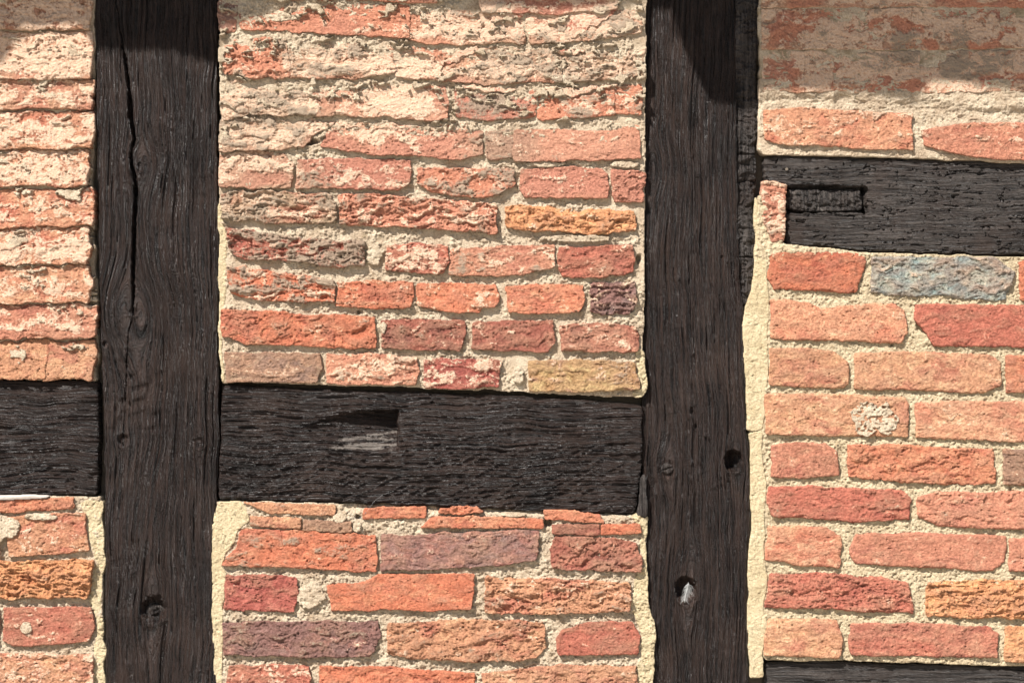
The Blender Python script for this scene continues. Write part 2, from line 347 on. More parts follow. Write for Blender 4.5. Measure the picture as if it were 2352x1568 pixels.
# ---- right post (> decayed sapwood edge, pegs)
RP = [(1488,-150),(1488,1720),(1722,1720),(1720,1568),(1718,1444),(1720,1310),(1726,1175),(1722,1041),(1716,989),(1713,858),(1710,720),(1702,640),(1697,520),(1694,300),(1694,-150)]
RS = [(1690,-150),(1745,-150),(1746,0),(1742,120),(1736,160),(1741,235),(1742,290),(1737,330),(1740,420),(1732,480),(1737,560),(1732,640),(1724,690),(1712,708),(1703,690),(1698,600),(1693,450)]
def post_right():
    t = thing('timber_post', 'dark oak post with crumbling right edge and a white feather in its peg hole', 'post', 1605, 1720, 'upright oak posts of the timber frame')
    acc = Acc(); L = local([(a if a > 1500 else 1476, b) for a, b in RP], warp=1.8, warp2=.8)
    kn = [(1502,395,40,70,36),(1533,1078,34,60,20),(1686,1062,30,70,14),(1578,1360,40,100,24),(1500,210,20,60,10)]
    x = L.x+L.big*6+L.mid*.6; x = x+10*np.sin(L.y/260.)
    u, v = knotfield(L, x, L.y, kn); gh = grain_h(u, v, 400, 4.4, 360)*1.7
    t_ = np.clip(L.d/9, 0, 1); h = 3+L.big*2+L.mid*.6+gh*1.3-7*(1-np.sqrt(1-(1-t_)**2))
    h = h+vn(L.x/8, L.y/30, 422)*2.4*np.exp(-((L.x-1515)/26)**2)*sstep(1000, 1120, L.y)*sstep(1500, 1380, L.y)
    h = h-2.5*sstep(.55, .75, vn(u/4.4, v/70, 431))
    for (x_, y_, a_, b_, dp, lp) in [(1686,1058,19,22,26,2.5),(1578,1358,23,27,30,3),(1533,1077,19,19,5,1),(1590,945,4,9,6,0),(1600,980,3,6,6,1),(1622,1000,4,5,-4,0),(1660,590,3,4,5,0)]:
        h = crater(h, L, x_, y_, a_, b_, dp, lp)
    for (x_, y_) in [(1612,1083),(1628,1005),(1590,1063),(1603,400),(1560,640),(1640,780)]:
        h = h+3.5*np.exp(-(((L.x-x_)/3.5)**2+((L.y-y_)/7)**2))
    h = h+L.grn*.35
    dust = -1.2+.95*np.exp(-((L.x-1692)/24)**2-((L.y-1098)/16)**2)+.95*np.exp(-((L.x-1575)/22)**2-((L.y-1400)/22)**2)+L.b2*.3
    acc.add(L, h, -70, None, dust, None, (u, v)); acc.build('post_face', M_POST, t)
    a2 = Acc(); L = local(RS, warp=4, warp2=2.2); t_ = np.clip(L.d/11, 0, 1)
    h = -3+4*sstep(300, 180, L.y)+L.crg2*4+fbm(L.x+L.w1*14+L.b2*6, L.y+L.w2*14, 17, 17, 4, 441, .62)*10+L.crag*3+L.fin*1.6-8*(1-np.sqrt(1-(1-t_)**2))
    for yy in (352, 415, 590): h = h-8*np.exp(-((L.y-yy+L.w3*3)/2.2)**2)
    a2.add(L, h, -70, None, -.35+L.b2*.6, None, (L.x, L.y)); a2.build('sapwood_edge', M_CHAR, t, 'rotten crumbling strip along the right side of the post')
    p = Acc(); poly = [(1533+15*math.cos(a), 1077+15*math.sin(a)) for a in np.linspace(0, 6.28, 11)[:-1]]
    Lq = local(poly, warp=2, warp2=1); hq = 6+Lq.mid*3+Lq.fin*2-np.clip(1-Lq.d/6, 0, 1)**2*5-4*np.exp(-((Lq.y-1077+(Lq.x-1533)*.3)/2)**2)
    p.add(Lq, hq, -20, None, -.6, None, (Lq.x, Lq.y)); p.build('peg', M_CHAR, t)
post_right()
# ---- rails
def rail(name, label, poly, lvl, mat, seed, knots=(), feat=None, coarse=6, lv=120, k=1.25, ray=None, vx=0, vy=0, grp='horizontal oak rails of the timber frame', wob=6, dustb=-1.1, crackle=0):
    t = thing(name, label, 'rail', vx, vy, grp); acc = Acc(); L = local(poly, warp=2.5, warp2=1.3)
    y = L.y+L.big*wob+L.mid*1.3; u, v = knotfield(L, L.x, y, knots, False)
    gh = grain_h(u, v, seed, coarse, lv, 1); t_ = np.clip(L.d/9, 0, 1)
    h = lvl+L.big*2+L.mid*.8+gh*k-7*(1-np.sqrt(1-(1-t_)**2))
    if ray is not None: h = ray(L, h)
    if crackle:
        c = fbm(L.x+L.w1*14, L.y+L.w2*6, 34, 9, 3, seed+9, .6, True); h = h-crackle*4*sstep(.55, .9, c)+crackle*L.crg2*1.5
    if feat is not None: h = feat(L, h)
    h = h+L.grn*.4
    dust = dustb+L.b2*.3 if not callable(dustb) else dustb(L)
    acc.add(L, h, -70, None, dust, None, (u, v)); acc.build('rail_face', mat, t); return t
def ray_left(L, h):
    m = sstep(1040, 1090, L.y)*sstep(-50, 60, L.x)
    return h+vn((L.x*.45+L.y)/8, (L.x-L.y*.45)/26, 512)*2.2*m
rail('timber_rail', 'short glossy dark oak rail entering from the left edge, beside the split post', [(-150,871),(40,874),(224,875),(226,1000),(222,1136),(100,1137),(-150,1132)], 12, M_RAIL, 500, [(-20,1000,30,90,8)], None, 4.2, 110, 1.9, ray_left, 80, 1138, wob=14)
def ray_mid(L, h):
    m = sstep(1000, 1090, L.y+L.x*.03)*.9+.25
    r = vn((L.x*.5+L.y)/7, (L.x-L.y*.5)/30, 612); return h+r*2.0*m
def feat_mid(L, h):
    X_, Y_ = L.x+L.w3*2, L.y+L.w3*2
    top = np.interp(X_, [690,740,800,860,913], [985,964,950,944,942]); bot = np.interp(X_, [690,740,800,860,913], [992,1020,1032,1036,1036])
    X_ = X_+L.b2*5; top = top+L.b2*5+L.b3*3
    inside = sstep(-4, 6, Y_-top)*sstep(3, -4, Y_-bot)*sstep(916, 910, X_)*sstep(685, 720, X_)
    mid_ = np.interp(X_, [690,913], [990,1000]); f = (X_-690)/223.
    dep = (6+24*f)*np.clip((bot-Y_)/48, 0, 1)**.7*(1+.12*L.b4)
    h = h-inside*dep+inside*(L.b4*4+L.b3*3)-inside*vn(L.y/3.2, L.x/60, 661)*1.2+7*np.exp(-((L.x-818)/22)**2-((L.y-1000)/7)**2)*(.5+L.pit)
    h = crater(h, L, 572, 985, 22, 6, 5, 1.0); h = crater(h, L, 1176, 998, 10, 5, 4); h = h+4*np.exp(-(((L.x-1178)/9)**2+((L.y-1006)/4)**2))
    h = crater(h, L, 993, 925, 5, 4, 4); h = h-6*np.exp(-((L.y-1144)/2.2)**2)*sstep(1420, 1450, L.x)
    h = h-3*np.exp(-((L.y-1120+(L.x-1300)*.05)/2)**2)*sstep(1390, 1440, L.x)
    return h
def dust_mid(L):
    st = vn(L.y/2.6+L.b2*2, L.x/70, 663); f = np.clip((L.x-690)/220, 0, 1)
    y0 = 1008-20*f+L.b2*7; y1 = 1032+6*f+L.b3*5
    return -1.15+L.b2*.3+(1.40+st*.6+L.b3*.4)*sstep(-5, 5, L.y-y0)*sstep(5, -6, L.y-y1)*sstep(690, 790, L.x)*sstep(915, 908, L.x)+.5*np.exp(-((L.x-560)/45)**2-((L.y-992)/5)**2)
rail('timber_rail', 'long glossy dark oak rail with a gouged hollow, spanning between the two posts', [(510,883),(620,890),(790,896),(980,902),(1160,908),(1300,914),(1476,931),(1475,1048),(1470,1110),(1460,1180),(1295,1175),(1126,1169),(975,1162),(790,1153),(501,1146),(503,1100),(506,1000)], 13, M_RAIL, 600, [(1176,1003,20,60,6),(800,985,50,130,8)], feat_mid, 4.2, 110, 1.9, ray_mid, 990, 1180, dustb=dust_mid, wob=9)
def feat_right(L, h):
    # upper shoulder left of the mortise, the mortise slot and its end holes
    X_, Y_ = L.x+L.w3*3+L.b3*3, L.y+L.w3*3+L.b2*4
    ins = sstep(1800, 1806, X_)*sstep(1992, 1986, X_)*sstep(424, 429, Y_)*sstep(490, 485, Y_)
    h = h-ins*24
    h = crater(h, L, 1989, 437, 7, 9, 18); h = crater(h, L, 1990, 480, 6, 10, 18)
    return h+1.5*sstep(1990, 1800, L.x)*sstep(425, 415, L.y)
rail('timber_rail', 'crackled dark oak rail with an open mortise slot at its left end', [(1755,360),(1790,357),(1931,361),(2100,366),(2352,374),(2502,378),(2502,592),(2341,585),(2160,580),(1982,574),(1870,564),(1806,560),(1806,420),(1756,414)], 4, M_CHAR, 700, [(2000,455,40,60,8)], feat_right, 8, 60, 1.0, None, 2100, 590, crackle=1.9, dustb=-.55)
rail('timber_rail', 'dark oak rail at the bottom right corner, mostly below the picture', [(1757,1526),(1850,1520),(1958,1522),(2100,1528),(2352,1534),(2502,1538),(2502,1720),(1757,1720)], 0, M_CHAR, 800, (), None, 6, 110, 1.2, None, 2100, 1720)
def mortise_block():
    t = bpy.data.objects['timber_rail.002']
    p = Acc(); L = local([(1812,434),(1980,432),(1984,480),(1900,486),(1812,480)], warp=3, warp2=2); t_ = np.clip(L.d/10, 0, 1)
    h = -3+fbm(L.x+L.b2*7, (L.y+L.b3*5)*1.3, 15, 15, 4, 750, .62)*10+L.fin*2-8*(1-np.sqrt(1-(1-t_)**2))+(430-L.y)*-.03
    p.add(L, h, -60, None, -.1+L.b2*.5, None, (L.x, L.y)); p.build('tenon_stub', M_CHAR, t, 'crumbly charred tenon stub filling the slot')
mortise_block()
# ================================================================== BRICK PANELS
PG = 'brick infill panels between the timbers'
def smear(L, h, top, th, zone=1.0):          # mortar dragged over the brick faces
    m = sstep(th, th+.07, (L.b4*.6+L.b2*.45+L.lay*.25)*1.0+.12*L.fin+(zone-1))
    return np.maximum(h, top-14+m*(14+L.fin*1.2+L.mid*2))
def panel(name, label, vx, vy): return thing(name, label, 'brick panel', vx, vy, PG)
# ---- upper left
def panel_upper_left():
    t = panel('brick_panel', 'pale limewashed brick infill with ledged courses above the rail at the left edge', 90, 870)
    acc = Acc(); k = dict(lvl=23, drop=-30)
    rows = [(-140,-32,206,'lm'),(-24,66,204,'lm'),(78,176,206,'lm'),(186,247,212,'lm'),(259,336,211,'pc'),(350,424,200,'pc'),(438,516,211,'pc'),(529,603,201,'pc'),(614,690,203,'pc'),(704,773,217,'pk'),(786,866,212,'tn')]
    ends = [[-150],[-150],[-150],[-150,176],[-150],[-150],[-150],[-150],[-150],[-150,62],[-150,104]]
    for i, (y0, y1, xr, kd) in enumerate(rows):
        cuts = ends[i]+[xr]
        for a, b in zip(cuts[:-1], cuts[1:]):
            dy0 = -3; sk = 5 if i in (1, 3) else 1
            a_ = a+(2 if a > -150 else 0); b_ = b-(1 if b < xr else 0)
            jy = [0,4,-3,2,-4,3,-2,4,-3,2,0][i]; xm = a_+(b_-a_)*.62
            pol = [(a_,y0+sk+jy),(xm,y0-jy*.7),(b_,y0),(b_+(2 if b == xr else 0),(y0+y1)/2),(b_-(3 if b == xr else 0),y1),(xm,y1-jy*.5),(a_,y1+2)]
            brick(acc, pol, kd, rough=.56, lime=[.62,.72,.78,.60,.62,.74,.56,.68,.48,.52,.20][i], soot=.06, tilt=10, off=0, seed=i, r=5, grow=5.2, warp=5.5, **k)
    acc.build('brickwork', M_BRICK, t)
    m = Acc(); sheet(m, [(-150,-150),(214,-150),(216,300),(210,420),(216,600),(222,760),(220,872),(-150,870)], 11, 1.4, warp=7, dirty=.15, soft=1.2, edge=12, extra=lambda L, h: smear(L, h, 27, .20)-18*sstep(196, 205, L.x+L.w1*9+L.b3*7)*sstep(100, 200, L.y)); m.build('mortar', M_MORT, t)
panel_upper_left()
# ---- lower left
def panel_lower_left():
    t = panel('brick_panel', 'rough orange and red brick infill below the rail at the left edge', 100, 1720)
    acc = Acc(); k = dict(lvl=21)
    brick(acc, [(14,1186),(195,1178),(199,1215),(203,1262),(120,1272),(20,1278)], 'tn', .5, .38, .05, **k)
    brick(acc, [(-150,1186),(-4,1188),(-2,1274),(-150,1276)], 'bn', .5, .5, .3, **k)
    brick(acc, [(-150,1290),(60,1288),(212,1287),(208,1340),(200,1372),(-150,1375)], 'br', 1.25, .12, 0, off=2, r=6, **k)
    brick(acc, [(9,1396),(208,1394),(219,1438),(206,1472),(110,1480),(28,1482),(9,1472)], 'rd', .35, .30, .05, **k)
    brick(acc, [(-150,1396),(-3,1396),(-5,1478),(-150,1478)], 'rd', .4, .2, .1, **k)
    brick(acc, [(-150,1502),(80,1500),(212,1506),(214,1592),(-150,1590)], 'tn', .6, .5, .08, **k)
    brick(acc, [(-150,1606),(212,1606),(214,1690),(-150,1690)], 'or', .5, .3, .08, **k)
    acc.build('brickwork', M_BRICK, t)
    s = Acc(); brick(s, [(-150,1150),(0,1148),(100,1145),(166,1142),(169,1166),(120,1172),(0,1177),(-150,1178)], 'or', .55, .15, .12, off=-1, r=5, **k); s.build('tile_slip', M_BRICK, t, 'thin orange tile packing under the left rail')
    m = Acc()
    sheet(m, [(-150,1138),(230,1140),(236,1240),(238,1720),(-150,1720)], 12, 1.3, warp=3, dirty=.2, soft=.8, extra=dabs([(20,1212,26,26),(-10,1215,20,40),(95,1186,40,8),(60,1440,14,16)], 24)); m.build('mortar', M_MORT, t)
    f = Acc()
    sheet(f, [(176,1152),(205,1143),(234,1150),(238,1260),(237,1400),(239,1560),(240,1720),(205,1720),(212,1540),(222,1450),(212,1395),(204,1370),(214,1290),(206,1260),(200,1190)], 13, 1.2, warp=7, edge=4, fine=.8, dirty=.1); f.build('mortar_fillet', M_FIL, t)
    w_ = Acc(); L = local([(-150,1137),(60,1136),(122,1137),(112,1144),(60,1147),(-150,1149)], warp=1.2); w_.add(L, 26+L.lay*1.0+L.fin*.3-np.clip(1-L.d/3, 0, 1)*2, -20, C(160,150,142), None, -1, (L.y, L.x)); w_.build('white_sliver', M_PALE, t, 'bleached white sliver tucked under the left rail')
M_PALE = plain_mat('bleached_wood', tuple(C(175, 164, 154)), .7, .12, 120)
panel_lower_left()
# ---- upper middle
def panel_upper_mid():
    t = panel('brick_panel', 'tall central brick infill, limewashed and flaking at the top and bare red lower down', 990, 900)
    acc = Acc()
    B = [
     ([(506,-60),(538,-60),(541,70),(522,72),(506,66)],'pu',.7,.05,.35,-2,2),
     ([(545,-60),(780,-60),(1000,-55),(1000,4),(780,-2),(545,-8)],'rd',.4,.4,.2,3,2),
     ([(1100,-60),(1412,-60),(1415,22),(1270,30),(1108,26)],'rd',.35,.45,.15,3,4),
     ([(546,4),(640,2),(780,6),(935,14),(940,84),(900,82),(800,76),(690,70),(560,64)],'or',.55,.25,.0,1,8),
     ([(945,24),(1080,26),(1196,40),(1201,96),(1000,100),(945,90)],'lm',.5,.85,.42,0,5),
     ([(1212,38),(1400,30),(1466,26),(1471,74),(1382,88),(1216,98)],'lm',.55,.75,.5,0,4),
     ([(515,94),(590,88),(656,91),(662,172),(590,176),(520,168)],'or',.85,.28,.05,1,8),
     ([(665,94),(800,98),(900,103),(906,168),(800,178),(667,174)],'lm',.75,.74,.34,0,8),
     ([(910,104),(1008,112),(1014,150),(1008,182),(912,174)],'lm',.7,.82,.1,0,7),
     ([(1020,116),(1150,112),(1286,120),(1290,184),(1100,190),(1020,182)],'gy',.65,.7,.48,0,3),
     ([(1297,120),(1390,124),(1478,116),(1474,172),(1400,180),(1300,183)],'gy',.7,.6,.48,0,3),
     ([(510,188),(560,190),(569,210),(568,262),(512,272)],'gy',.6,.7,.35,-1,4),
     ([(577,198),(680,196),(766,202),(766,262),(577,262)],'gy',.65,.72,.42,0,7),
     ([(771,194),(900,193),(1020,200),(1028,240),(1022,274),(900,266),(772,262)],'lm',.55,.88,.15,1,7),
     ([(1048,208),(1140,205),(1228,212),(1228,264),(1140,272),(1056,266)],'rd',.6,.5,.5,0,3),
     ([(1236,214),(1330,210),(1408,206),(1409,262),(1330,268),(1240,270)],'or',.6,.55,.5,0,3),
     ([(1413,198),(1472,198),(1470,258),(1413,260)],'or',.6,.4,.4,0,2),
     ([(505,276),(600,272),(700,274),(764,282),(722,305),(690,334),(600,346),(510,344)],'gy',.65,.78,.34,1,6),
     ([(772,286),(930,282),(1078,287),(1106,305),(1104,352),(1062,362),(960,356),(870,352),(742,334),(752,308)],'pk',.6,.66,.25,1,6),
     ([(1118,302),(1176,300),(1174,360),(1140,367),(1120,362)],'bn',.4,.3,.4,0,3),
     ([(1182,302),(1300,302),(1400,304),(1464,286),(1468,360),(1330,366),(1182,368)],'pk',.35,.25,.16,1,5),
     ([(505,356),(580,350),(652,352),(672,378),(668,430),(590,434),(505,426)],'gy',.55,.76,.34,0,6),
     ([(682,368),(810,364),(942,371),(941,420),(915,436),(800,431),(682,430)],'rd',.6,.45,.22,1,5),
     ([(958,388),(1060,386),(1176,392),(1181,425),(1130,452),(1040,448),(985,440),(958,420)],'or',.85,.36,.4,0,4),
     ([(1195,392),(1290,384),(1384,388),(1397,402),(1396,455),(1290,454),(1208,452),(1195,430)],'rd',.45,.25,.2,1,5),
     ([(1405,390),(1480,396),(1477,460),(1410,462)],'rd',.75,.25,.1,1,3),
     ([(510,442),(640,440),(745,444),(766,460),(771,508),(640,514),(512,500)],'gy',.95,.45,.5,0,6),
     ([(776,446),(860,446),(960,458),(1100,466),(1138,474),(1142,534),(1060,530),(930,520),(780,514)],'pk',1.0,.32,.16,1,5),
     ([(1162,474),(1300,480),(1456,486),(1460,530),(1350,536),(1250,530),(1165,522)],'br',1.0,.12,.0,0,5),
     ([(520,524),(590,534),(700,548),(836,556),(836,612),(760,612),(700,602),(545,592),(522,562)],'rd',.95,.34,.42,0,5),
     ([(890,564),(960,560),(1026,566),(1030,600),(1018,628),(950,626),(886,618)],'rd',.6,.42,.12,1,3),
     ([(1036,572),(1150,566),(1272,564),(1274,612),(1210,628),(1120,634),(1033,630)],'pk',.45,.30,.3,1,4),
     ([(1285,570),(1370,566),(1452,566),(1458,600),(1452,624),(1380,634),(1292,636),(1283,600)],'rd',.5,.15,.05,1,4),
     ([(522,616),(562,612),(640,628),(700,634),(766,642),(768,694),(700,694),(600,690),(532,672)],'or',.8,.42,.4,0,4),
     ([(775,648),(860,646),(946,650),(952,680),(940,706),(870,711),(775,704)],'or',.55,.22,.1,1,4),
     ([(956,652),(1040,650),(1138,656),(1145,690),(1136,704),(1108,704),(1100,718),(1030,714),(960,700)],'or',.5,.25,.05,1,5),
     ([(1160,658),(1250,654),(1338,656),(1344,690),(1330,716),(1240,722),(1168,716)],'or',.4,.15,.18,1,5),
     ([(1358,648),(1420,645),(1458,652),(1463,695),(1440,722),(1360,718)],'pu',.85,.25,.05,0,4),
     ([(505,714),(600,716),(720,722),(860,730),(862,798),(760,798),(700,795),(560,788),(510,770)],'or',.65,.12,.05,1,4),
     ([(876,737),(970,733),(1066,736),(1072,764),(1056,804),(970,802),(876,798)],'dr',.5,.15,.1,1,4),
     ([(1086,740),(1180,737),(1270,738),(1273,786),(1256,808),(1170,806),(1081,800)],'dr',.5,.2,.12,1,4),
     ([(1284,746),(1370,741),(1456,746),(1470,770),(1466,808),(1370,808),(1290,804)],'dr',.6,.22,.08,1,4),
     ([(515,810),(620,810),(736,813),(740,845),(728,878),(620,878),(520,877)],'bn',.4,.18,.16,1,4),
     ([(750,814),(850,812),(956,820),(963,856),(958,885),(850,884),(752,880)],'pk',.55,.3,.28,1,4),
     ([(972,826),(1060,824),(1152,828),(1147,862),(1146,888),(1060,892),(978,888)],'sr',.45,.42,.02,1,4),
     ([(1215,829),(1330,826),(1460,834),(1468,893),(1340,898),(1215,897)],'yw',.5,.2,.15,1,4)]
    ct = [(float(np.mean([q[0] for q in p])), float(np.mean([q[1] for q in p])), kd, li+.05, so_+.05) for (p, kd, ro, li, so_, off, tl) in B]
    ct += [(900, 40, 'or', .3, 0), (620, 40, 'or', .2, 0), (760, 50, 'rd', .3, 0), (1070, 132, 'pc', .5, .2), (740, 215, 'pk', .6, .3), (600, 405, 'rd', .2, .1), (1090, 225, 'rd', .1, .3), (1175, 240, 'rd', .25, .3), (1005, 122, 'or', .35, .1), (960, 330, 'rd', .3, .2), (900, 350, 'rd', .25, .1), (1250, 245, 'or', .2, .2), (740, 340, 'rd', .3, .1), (840, 290, 'lm', .7, .2), (1040, 60, 'lm', .7, .5), (1350, 140, 'gy', .6, .6), (700, 130, 'gy', .6, .55), (1130, 150, 'gy', .6, .6), (650, 300, 'gy', .6, .5), (650, 460, 'gy', .4, .5)]
    for i, (p, kd, ro, li, so_, off, tl) in enumerate(B):
        up = p[0][1] < 350
        if p[0][1] > 440: li += .10; so_ += .08; ro = min(1.05, ro*1.15)
        brick(acc, p, kd, ro, li, so_, off=off, tilt=tl+(5 if up else 0), lvl=23, seed=i, grow=(4.8 if up else 2.0 if p[0][1] < 640 else 1.3), warp=(4.5 if up else 3.2), ctrl=ct if p[0][1] < 440 else None)
    acc.build('brickwork', M_BRICK, t)
    def ext(L, h):
        h = smear(L, h, 27, .17, 1-.55*sstep(300, 560, L.y+L.b1*90)*sstep(60, 0, np.abs(L.x-590)-160)-.75*sstep(240, 470, L.y+L.b1*60)*sstep(-60, 60, L.x-800)-.1)
        h = h+sstep(420, 260, L.y+L.b1*40)*4.5+sstep(450, 350, L.y)*1.5
        h = dabs([(862,585,20,26),(1435,378,34,9),(1255,378,50,7),(1330,548,90,9),(640,42,46,9),(590,55,20,18),(880,752,10,14),(1190,862,13,26),(1178,706,8,14)], 24)(L, h)
        h = crater(h, L, 712, 326, 18, 7, 20); h = crater(h, L, 1467, 595, 6, 10, 24); h = crater(h, L, 824, 717, 4, 4, 12)
        h = crater(h, L, 1040, 208, 9, 14, 9); h = crater(h, L, 1056, 895, 20, 5, 8)
        return h
    m = Acc(); sheet(m, [(505,-150),(1484,-150),(1482,400),(1480,700),(1474,912),(1300,906),(1160,898),(980,892),(790,886),(620,880),(508,878),(503,600),(505,300)], 14, 1.75, warp=4, extra=ext, dirty=.26, soft=1.3, edge=8); m.build('mortar', M_MORT, t)
    f = Acc(); sheet(f, [(500,470),(512,455),(520,560),(522,640),(512,720),(508,800),(516,870),(508,880),(500,800),(502,640)], 16, .9, warp=4, edge=5, fine=.8, dirty=.0); f.build('mortar_fillet', M_FIL, t); f = Acc()
    sheet(f, [(1464,800),(1478,805),(1488,850),(1487,900),(1478,912),(1456,914),(1446,900),(1468,888)], 17, 1.5, warp=7, edge=3, fine=1.0, dirty=.3); f.build('mortar_fillet', M_FIL, t)
    # peeling limewash skins
    fl = [([(1118,8),(1200,14),(1300,18),(1420,22),(1408,40),(1378,50),(1372,64),(1352,60),(1344,74),(1318,88),(1308,92),(1304,66),(1290,50),(1270,38),(1240,34),(1206,32),(1196,42),(1160,52),(1126,48)],27),
          ([(1046,122),(1072,112),(1102,104),(1096,118),(1066,130),(1052,146),(1018,152),(1012,146),(1036,136)],26),
          ([(1276,116),(1346,114),(1340,120),(1310,126),(1288,128)],27),
          ([(1056,194),(1120,200),(1180,205),(1190,212),(1150,212),(1104,210),(1064,204)],27),
          ([(1250,200),(1330,202),(1420,193),(1404,204),(1340,210),(1318,222),(1296,220),(1270,214)],28)]
    for p, lv in fl:
        s = Acc(); L = local(p, warp=6, warp2=6, rnd=1); h = lv+L.mid*2.5+L.lay*1.5+L.fin*1.4+L.grn*.7-np.clip(1-L.d/2, 0, 1)*1.0-(.07*(L.cy-L.y))
        s.add(L, h, lv-8, PAL['lm'][1], .25+L.b2*.5+L.b3*.3, -.35+L.b4*.7)
        s.build('limewash_flake', M_BRICK, t)
panel_upper_mid()
# ---- lower middle
def panel_lower_mid():
    t = panel('brick_panel', 'central lower brick infill with thin tile slips packed under the long rail', 990, 1720)
    acc = Acc(); k = dict(lvl=20)
    B = [([(556,1216),(700,1220),(862,1229),(866,1270),(864,1312),(740,1306),(640,1300),(510,1298),(520,1280),(542,1254)],'or',.6,.12,.22,1,4),
     ([(876,1228),(930,1230),(1050,1222),(1236,1218),(1236,1256),(1228,1288),(1150,1296),(1000,1306),(876,1310)],'pu',.55,.15,.25,1,4),
     ([(1275,1232),(1370,1232),(1440,1240),(1462,1250),(1474,1285),(1470,1312),(1370,1310),(1268,1306),(1262,1262)],'dr',.95,.15,.15,1,4),
     ([(517,1322),(600,1318),(681,1326),(683,1362),(674,1404),(600,1403),(516,1399)],'sr',.6,.04,.0,0,2),
     ([(752,1342),(835,1336),(872,1319),(980,1318),(1090,1318),(1088,1360),(1082,1398),(1000,1402),(900,1399),(762,1402)],'or',.35,.05,.05,1,4),
     ([(1115,1324),(1280,1330),(1446,1340),(1448,1404),(1300,1408),(1115,1408),(1112,1380)],'tn',1.0,.3,.14,0,4),
     ([(512,1430),(700,1427),(868,1428),(874,1462),(852,1506),(700,1508),(515,1502)],'pu',.7,.18,.22,1,5),
     ([(890,1432),(1050,1424),(1250,1428),(1256,1485),(1232,1512),(1080,1518),(980,1512),(890,1504)],'tn',.9,.25,.16,1,5),
     ([(1292,1446),(1350,1430),(1452,1428),(1470,1460),(1466,1500),(1380,1503),(1282,1502),(1279,1466)],'rd',.35,.08,.0,2,5),
     ([(526,1530),(620,1526),(710,1530),(713,1612),(515,1612)],'rd',.6,.38,.1,1,4),
     ([(735,1530),(900,1532),(1088,1546),(1091,1620),(735,1620)],'or',.6,.1,.1,1,4),
     ([(1106,1546),(1280,1526),(1460,1530),(1470,1620),(1106,1620)],'tn',.7,.25,.1,1,4),
     ([(520,1630),(860,1634),(860,1720),(520,1720)],'rd',.6,.2,.1,1,4),([(880,1636),(1460,1636),(1460,1720),(880,1720)],'or',.6,.2,.1,1,4)]
    for i, (p, kd, ro, li, so_, off, tl) in enumerate(B): brick(acc, p, kd, ro, li, so_, off=off, tilt=tl, seed=i, **k)
    acc.build('brickwork', M_BRICK, t)
    SL = [([(560,1153),(660,1157),(768,1160),(766,1182),(700,1182),(620,1178)],'tn',.35,.05,.2),([(575,1186),(640,1187),(692,1192),(690,1214),(640,1212),(575,1206)],'tn',.4,.15,.25),
          ([(697,1194),(750,1194),(808,1200),(806,1222),(697,1217)],'bn',.4,.1,.2),([(834,1168),(900,1165),(978,1164),(979,1189),(900,1190),(834,1191)],'or',.35,.02,.08),
          ([(1012,1167),(1050,1164),(1092,1166),(1112,1176),(1060,1180),(1008,1179)],'or',.9,.02,.0),([(968,1210),(992,1188),(1100,1186),(1245,1191),(1247,1213),(1120,1211),(1020,1211)],'or',.4,.06,.08),
          ([(1248,1171),(1320,1174),(1378,1182),(1388,1200),(1320,1197),(1250,1192)],'or',.35,.02,.05),([(1268,1206),(1320,1204),(1375,1204),(1377,1228),(1270,1226)],'dr',.4,.05,.05),([(1380,1204),(1470,1203),(1471,1223),(1380,1228)],'or',.4,.03,.05)]
    for i, (p, kd, ro, li, so_) in enumerate(SL):
        a = Acc(); brick(a, p, kd, ro, li, so_, lvl=19+(i % 3), seed=50+i, r=4, drop=-40, warp=1.8); a.build('tile_slip', M_BRICK, t)
    def ext(L, h):
        h = dabs([(715,1368,32,30),(820,1210,10,14),(1180,1182,30,6),(780,1190,16,10)], 20)(L, h)
        h = crater(h, L, 821, 1187, 6, 5, 18); h = crater(h, L, 1258, 1200, 9, 10, 26); h = h-14*sstep(1176, 1164, L.y-(L.x-800)*.022)*sstep(780, 800, L.x)
        return h
    m = Acc(); sheet(m, [(492,1150),(800,1156),(1130,1168),(1300,1176),(1484,1184),(1484,1720),(492,1720)], 12, 1.5, warp=3, extra=ext, dirty=.2, soft=1); m.build('mortar', M_MORT, t)
    f = Acc()
    sheet(f, [(497,1150),(556,1150),(566,1165),(572,1196),(552,1215),(538,1245),(520,1268),(510,1300),(517,1320),(514,1400),(513,1500),(510,1540),(508,1720),(486,1720),(488,1500),(484,1380),(482,1240),(488,1190)], 15, .9, warp=4.5, edge=3.5, fine=.7, dirty=.08); f.build('mortar_fillet', M_FIL, t); f = Acc()
    sheet(f, [(1455,1184),(1470,1180),(1488,1184),(1487,1224),(1482,1240),(1486,1330),(1492,1400),(1508,1430),(1506,1500),(1498,1568),(1496,1720),(1462,1720),(1458,1600),(1462,1530),(1474,1500),(1470,1440),(1446,1390),(1456,1330),(1476,1290),(1466,1240),(1472,1225),(1462,1205)], 13.5, 1.4, warp=6, edge=4, fine=.8, dirty=.12)
    f.build('mortar_fillet', M_FIL, t)
panel_lower_mid()
def tar_daub():
    t = thing('tar_daub', 'black tarred mortar daub filling the joint between the long rail and the right post', 'daub', 1478, 1184)
    a = Acc(); L = local([(1478,1084),(1486,1098),(1487,1190),(1462,1188),(1468,1150),(1472,1120),(1470,1100)], warp=2.5); t_ = np.clip(L.d/6, 0, 1)
    a.add(L, 18+L.mid*2+L.fin*1.2-5*(1-np.sqrt(1-(1-t_)**2)), -40, None, -.25, None, (L.x, L.y)); a.build('daub', M_CHAR, t)
tar_daub()
